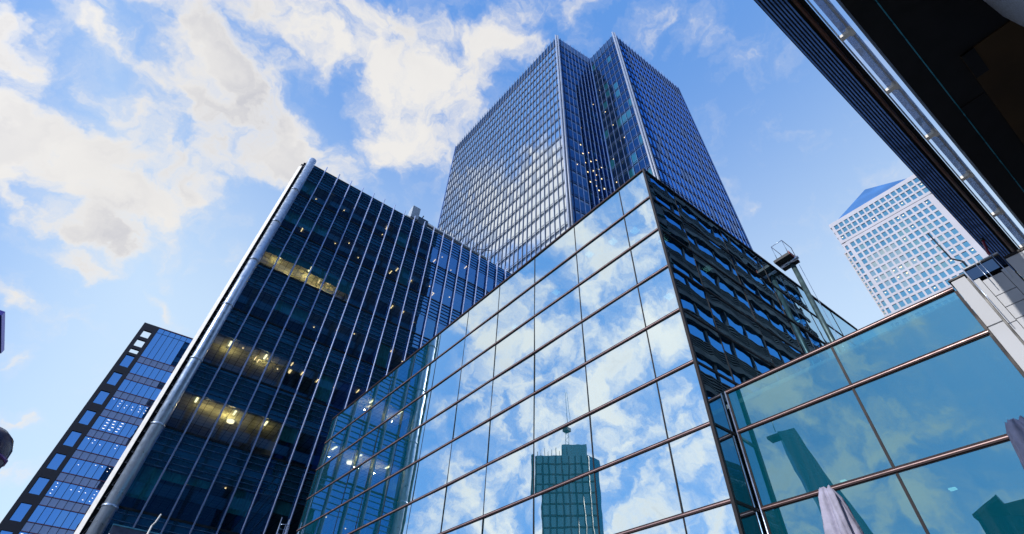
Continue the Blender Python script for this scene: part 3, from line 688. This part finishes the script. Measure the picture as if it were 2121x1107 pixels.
MB().box(KX + .28, KX + .6, -.23, .46, 0, 9.5).build('backing', M_['dark'], pier)
MB().box(KX - .02, KX + .2, -2.6, -.235, 0, 9.66).build('side_panel', WP, pier)
MB().box(KX - .04, KX + .6, -2.7, -.225, 9.67, 9.72).build('coping', M_['frame'], pier)
MB().box(KX + .20, KX + .6, -2.65, -.24, 0, 9.66).build('backing', M_['dark'], pier)
DG = glass('black glazed box', (.25, .35, .5), .3, (.004, .004, .006), 0, wave=.001, dirt=.02)
MB().box(KX + .02, KX + .5, -.20, .43, 9.575, 9.86).build('roof_box', DG, pier)
MB().box(KX - .03, KX + .55, -.22, .45, 9.865, 9.895).build('roof_box_trim', WP, pier)
for y in (.44, .20, .13, -.11):
    MB().tube([(KX - .06, y, 9.9), (KX - .06, y - (.015 if y > .3 else 0), 9.2 if y < .4 else 8.3)], .0075, 6).build('hanging_rod', M_['silver'], pier)
MB().box(KX + .61, KX + 8, -2.6, .72, 0, 9.45).build('body', M_['concrete'], pier)
ant = thing('roof_aerial', (14, .4, 9.46), 'thin dark articulated aerial above the panelled wall, seen against the white tower', 'aerial')
MB().tube([(14, .563, 12.39), (14, .55, 11.9), (14, .536, 11.36)], .016, 6).tube([(14, .536, 11.364), (14, .39, 11.15)], .02, 6).tube([(14, .39, 11.15), (14, .40, 9.46)], .02, 6).build('rod', M_['dark'], ant)
red = thing('roof_lamp_post', (14, -.12, 9.46), 'short dark red rod on the roof beside the canopy end', 'post')
MB().tube([(14, -.10, 9.46), (14, -.11, 11.05), (14, -.2, 11.4)], .03, 8).build('rod', mat('dark red paint', (.22, .02, .04), .4), red)
MB().tube([(14, -.2, 11.4), (14, -.215, 11.46)], .045, 8).build('cap', M_['dark'], red)

# ================================================================== parasols, lamp, small things
CL = mat('lilac grey canvas', (.36, .35, .47), .85, 0, .16, 9, .02)
def parasol(x, y, top, lab, s=1.0):
    p = thing('closed_parasol', (x, y, 0), lab, 'parasol', 'closed parasols in front of the teal glass wall')
    MB().tube([(x, y, 0), (x, y, top - .1)], .025, 8).build('pole', M_['dark'], p)
    b = MB(); n, m_ = 56, 26; i0 = len(b.v)
    for k in range(m_ + 1):
        f = k / m_; z = top - f * 1.75
        r = (.052 + .10 * min(1, f * 1.9) ** .8 - .03 * max(0, f - .75)) * s
        if k == 0: r *= .75
        for j in range(n):
            th = 2 * math.pi * j / n + .35 * math.sin(f * 2.4)
            rr = r * (1 + .26 * math.sin(5 * th + 1.8 * math.sin(f * 7)) + .12 * math.sin(11 * th + 4 * f) + .035 * math.sin(23 * th - 9 * f))
            b.v.append((x + rr * math.cos(th), y + rr * math.sin(th), z + .012 * math.sin(8 * th) * (1 - f)))
    for k in range(m_):
        for j in range(n):
            j2 = (j + 1) % n; b.f.append((i0 + k * n + j, i0 + (k + 1) * n + j, i0 + (k + 1) * n + j2, i0 + k * n + j2)); b.sm.append(True)
    b.f.append(tuple(i0 + j for j in range(n))); b.sm.append(True)
    cn = b.build('folded_canopy', CL, p)
    MB().tube([(x, y, top - 1.25), (x, y, top - 1.19)], .158 * s, 20).build('tie_strap', CL, cn)
    MB().tube([(x, y, 0), (x, y, .08)], .32, 20).build('base', M_['dark'], p)
parasol(4.10, 1.675, 3.28, 'lilac grey closed parasol in front of the middle of the teal glass wall')
parasol(4.15, .455, 3.345, 'lilac grey closed parasol at the right edge beside the panelled wall')

lamp = thing('street_lamp', (-1.21, 5.78, 0), 'dark rounded lamp head at the left edge against pale sky', 'street lamp')
hx, hy, hz = -1.21, 5.78, 3.33
b = MB(); n = 20
prof = [(0, .26), (.10, .25), (.17, .20), (.21, .12), (.22, .02), (.20, -.08), (.15, -.18), (.08, -.24), (0, -.26)]
for k, (r, z) in enumerate(prof):
    for j in range(n):
        th = 2 * math.pi * j / n; b.v.append((hx + max(r, .002) * math.cos(th), hy + max(r, .002) * math.sin(th), hz + z))
for k in range(len(prof) - 1):
    for j in range(n):
        j2 = (j + 1) % n; b.f.append((k * n + j, (k + 1) * n + j, (k + 1) * n + j2, k * n + j2)); b.sm.append(True)
b.build('lamp_head', mat('dark purple gloss', (.02, .012, .05), .25, .3), lamp)
MB().tube([(hx, hy, hz + .02), (hx, hy, hz + .045)], .228, 20).build('lamp_rim', mat('purple rim', (.07, .01, .20), .3, .3), lamp)
MB().tube([(hx, hy, 0), (hx, hy, hz - .2)], [.06, .035], 10).build('post', M_['dark'], lamp)

# kiosk roof, thin lamp mast and ladder frame at the foot of the block
slabk = thing('entrance_box', (-.2, 30, 0), 'black flat roofed entrance box at the foot of the dark office block', 'entrance box')
MB().box(-.15, 7.9, 30.06, 35.9, 0, 8.55).build('body', DG, slabk)
MB().box(-.25, 8.0, 30.0, 36, 8.56, 8.90).build('roof_fascia', mat('grey blue fascia', (.10, .12, .20), .4, .3), slabk)
MB().box(-.28, 8.03, 29.97, 36.03, 8.91, 8.96).build('roof_trim', mat('teal roof trim', (.10, .34, .50), .4, .3), slabk)
MB().tube([(-.2, 30.02, 0), (-.2, 30.02, 8.55)], .04, 8).build('corner_post', M_['white'], slabk)
mast = thing('lamp_mast', (.98, 25, 0), 'slim pale cranked lamp mast rising in front of the dark office block', 'lamp mast')
MB().tube([(.98, 25, 0), (.98, 25, 4), (.99, 25, 7.95)], [.06, .05, .035], 8).build('post', M_['white'], mast)
MB().tube([(.99, 25, 7.95), (1.03, 25, 8.05), (1.05, 25, 8.08), (1.10, 25, 8.4)], .03, 8).build('lamp_arm', M_['white'], mast)
lad = thing('caged_ladder', (9.0, 38, 0), 'narrow metal caged ladder rising between the dark block and the pavilion', 'ladder')
for dx in (-.25, .25): MB().tube([(8.75 + dx, 38, 0), (8.75 + dx, 38, 13.3)], .03, 6).build('rail', M_['silver'], lad)
b = MB()
for k in range(43): b.tube([(8.5, 38, .3 + .3 * k), (9.0, 38, .3 + .3 * k)], .014, 5)
b.build('rungs', M_['silver'], lad)
for k in range(8):
    z = 4 + 1.25 * k
    MB().tube([(8.5, 38, z), (8.45, 37.6, z), (8.75, 37.35, z), (9.05, 37.6, z), (9.0, 38, z)], .018, 5).build('hoop', M_['silver'], lad)
for dx in (-.3, 0, .3): MB().tube([(8.75 + dx, 37.4 + abs(dx) * .7, 4), (8.75 + dx, 37.4 + abs(dx) * .7, 12.8)], .014, 5).build('cage_bar', M_['silver'], lad)

# far tower corner at the left edge
ft = thing('far_tower', (-110, 315, 0), 'tiny corner of a far blue tower at the left edge of the sky', 'skyscraper')
MB().box(-135, -91.9, 300.5, 340, 0, 148.6).build('body', gA, ft)
MB().box(-135.5, -91.4, 300, 340.5, 148.7, 151).build('roof_edge', mat('violet blue edge', (.10, .07, .40), .4, .2), ft)
b = MB()
for k in range(34): b.box(-135.2, -91.7, 300.2, 300.6, 4 + 4.3 * k, 5.2 + 4.3 * k)
b.build('floor_bands', gAs, ft)

# ================================================================== buildings behind and beside the viewer (seen in the glass)
NV = mat('dark navy panel', (.012, .016, .028), .5, 0, .3, .5)
gH = glass('neighbour glass deep blue', (.10, .42, .95), .75, (.003, .02, .05), 0, wave=.003, wscale=.4, power=3, rmax=.95, dirt=.02)
gN = glass('neighbour glass black', (.15, .3, .45), .12, (.004, .010, .014), 0, wave=.002, wscale=.4, power=4, rmax=.5, dirt=.02)
gT = glass('neighbour glass teal', (.25, .5, .65), .22, (.004, .03, .05), 0, wave=.002, wscale=.4, power=4, rmax=.6, dirt=.05)
TB = mat('teal grey band', (.05, .19, .24), .6)
h1 = thing('dark_tower', (-20, -80, 0), 'very tall black tower mirrored in the dark gridded office block', 'skyscraper')
MB().box(-36, 56.5, -100, -60.2, 0, 205).build('body', gN, h1)
for k in range(25): MB().box(-36.1, 56.6, -60.19, -60, 4 + 8 * k, 6.6 + 8 * k).build('floor_band', TB, h1)
for k in range(11): MB().box(-36 + 9 * k, -35.2 + 9 * k, -59.99, -59.6, 0, 205).build('pier', NV, h1)
h2 = thing('louvred_building', (55, -22, 0), 'blue windowed building with dark louvred storeys, mirrored in the side glass of the pavilion', 'building')
MB().box(30, 82, -40, -12.4, 0, 73).build('body', gH, h2)
for k in range(15):
    z = 1 + 5.0 * k
    b = MB(); b.box(29.8, 83.6 + (k % 3) * .9, -12.39, -12.05, z, z + .8)
    for q in range(5): b.box(29.9, 82.6 + (k % 2) * 1.5, -12.38, -12.2, z + 1.15 + .36 * q, z + 1.30 + .36 * q)
    b.build('louvre_storey', NV, h2)
for k in range(13):
    MB().box(30 + 4.3 * k, 30.35 + 4.3 * k, -12.385, -12.25, 0, 73).build('pier', NV, h2)
b = MB(); b.box(30, 43, -12.37, -12.05, 0, 74); b.build('stair_bay', NV, h2)
for k in range(24):
    MB().box(29.9, 43.1, -12.04, -11.9, 1.5 + 3 * k, 1.62 + 3 * k).build('stair_rail', TB, h2)
    if k % 2: MB().box(33, 36.5 + (k % 3), -12.04, -11.98, 1.8 + 3 * k, 4.1 + 3 * k).build('stair_window', gT, h2)
h3 = thing('unfinished_tower', (-126, 129, 0), 'unfinished teal tower with ragged top behind the viewer, mirrored in the pavilion glass', 'skyscraper')
def rot(cx, cy, ang):
    ca_, sa_ = math.cos(R(ang)), math.sin(R(ang)); return lambda r, t_: (cx + ca_ * r - sa_ * t_, cy + sa_ * r + ca_ * t_)
q = rot(10.8, 12, 139.3)         # r = distance, t = sideways
MB().prism([q(180, -11.5), q(205, -11.5), q(205, 9.5), q(195, 12), q(183, 12), q(180, 9.5)], 0, 93).build('body', gT, h3)
MB().prism([q(181, -1), q(203, -1), q(203, 9.3), q(181, 9.3)], 93, 98).build('upper_storeys', gT, h3)
b = MB()
for k in range(22): b.prism([q(179.8, -11.7), q(205, -11.7), q(205, 9.7), q(179.8, 9.7)], 3 + 4.1 * k, 3.6 + 4.1 * k)
b.build('floor_edges', NV, h3)
for k in range(9):
    x, y = q(181, -11 + 1.5 * k); MB().tube([(x, y, 93), (x, y, 95.2 + (k % 3) * .8)], .12, 5).build('starter_column', NV, h3)
for k in range(9):
    x, y = q(179.7, -11.5 + 2.6 * k); MB().tube([(x, y, 0), (x, y, 92.5)], .35, 5).build('pier', NV, h3)
cr = thing('tower_crane', (*q(186, 1.5), 93), 'tower crane with near vertical luffing jib on the mirrored unfinished tower', 'crane')
b = MB()
for dx, dy in ((-.7, -.7), (.7, -.7), (.7, .7), (-.7, .7)):
    x, y = q(186 + dx, 1.5 + dy); b.tube([(x, y, 93), (x, y, 108)], .11, 4)
for k in range(10):
    x, y = q(186 - .7, 1.5 - .7 + 1.4 * (k % 2)); x2, y2 = q(186 - .7, 1.5 + .7 - 1.4 * (k % 2)); b.tube([(x, y, 93 + 1.5 * k), (x2, y2, 94.5 + 1.5 * k)], .07, 4)
b.build('mast', mat('crane paint', (.08, .25, .28), .5), cr)
b = MB()
for dx in (-.6, .6):
    x, y = q(186, 1.5 + dx); x2, y2 = q(186, .2 + dx * .7); b.tube([(x, y, 107), (x2, y2, 127)], .1, 4)
b.build('jib', mat('crane paint jib', (.08, .25, .28), .5), cr)
x, y = q(186, 1.5); MB().box(x - 1.4, x + 1.4, y - 1.4, y + 1.4, 106.3, 107.8).build('cab', NV, cr)
h4 = thing('sail_tower', (-140, 54, 0), 'slender curved sail shaped tower behind the viewer, mirrored in the nearer teal glass', 'skyscraper')
q = rot(12.24, 5, 161.3)
prof = [(0, 3.2, 27), (25, 2.6, 19), (38, 1.6, 14.0), (52, .9, 9.6), (66, -.6, 6.0), (76, -1.9, 3.6), (83, -3.0, 2.2)]
b = MB()
for k in range(len(prof) - 1):
    z0, a0, c0 = prof[k]; z1, a1, c1 = prof[k + 1]
    b.hexa([(*q(160, a0), z0), (*q(160, c0), z0), (*q(178, c0), z0), (*q(178, a0), z0), (*q(160, a1), z1), (*q(160, c1), z1), (*q(178, c1), z1), (*q(178, a1), z1)])
b.build('body', gT, h4)
MB().box(*(lambda p: (p[0] - 2, p[0] + 2, p[1] - 1.5, p[1] + 3.5))(q(165, -3)), 83.1, 84).build('roof', NV, h4)
x, y = q(162, -3.5); MB().tube([(x, y, 84), (x, y, 88)], .12, 5).build('aerial', NV, h4)
h5 = thing('dark_block', (-88, 4, 0), 'low near black block behind the viewer, mirrored in the corner of the nearer teal glass', 'building')
MB().hexa([(-77, 14.6, 0), (-77, -10, 0), (-105, -10, 0), (-105, 14.6, 0), (-77, 14.6, 30.6), (-77, -10, 27), (-105, -10, 27), (-105, 14.6, 33)]).build('body', gN, h5)
MB().hexa([(-76.7, 14.9, 30.8), (-76.7, 10.9, 32.4), (-105, 10.9, 32.4), (-105, 14.9, 30.8), (-76.7, 14.9, 31.2), (-76.7, 10.9, 32.9), (-105, 10.9, 32.9), (-105, 14.9, 31.2)]).build('roof_edge', NV, h5)
MB().box(-104, -78, -9.5, 10.8, 28, 32).build('plant_room', NV, h5)
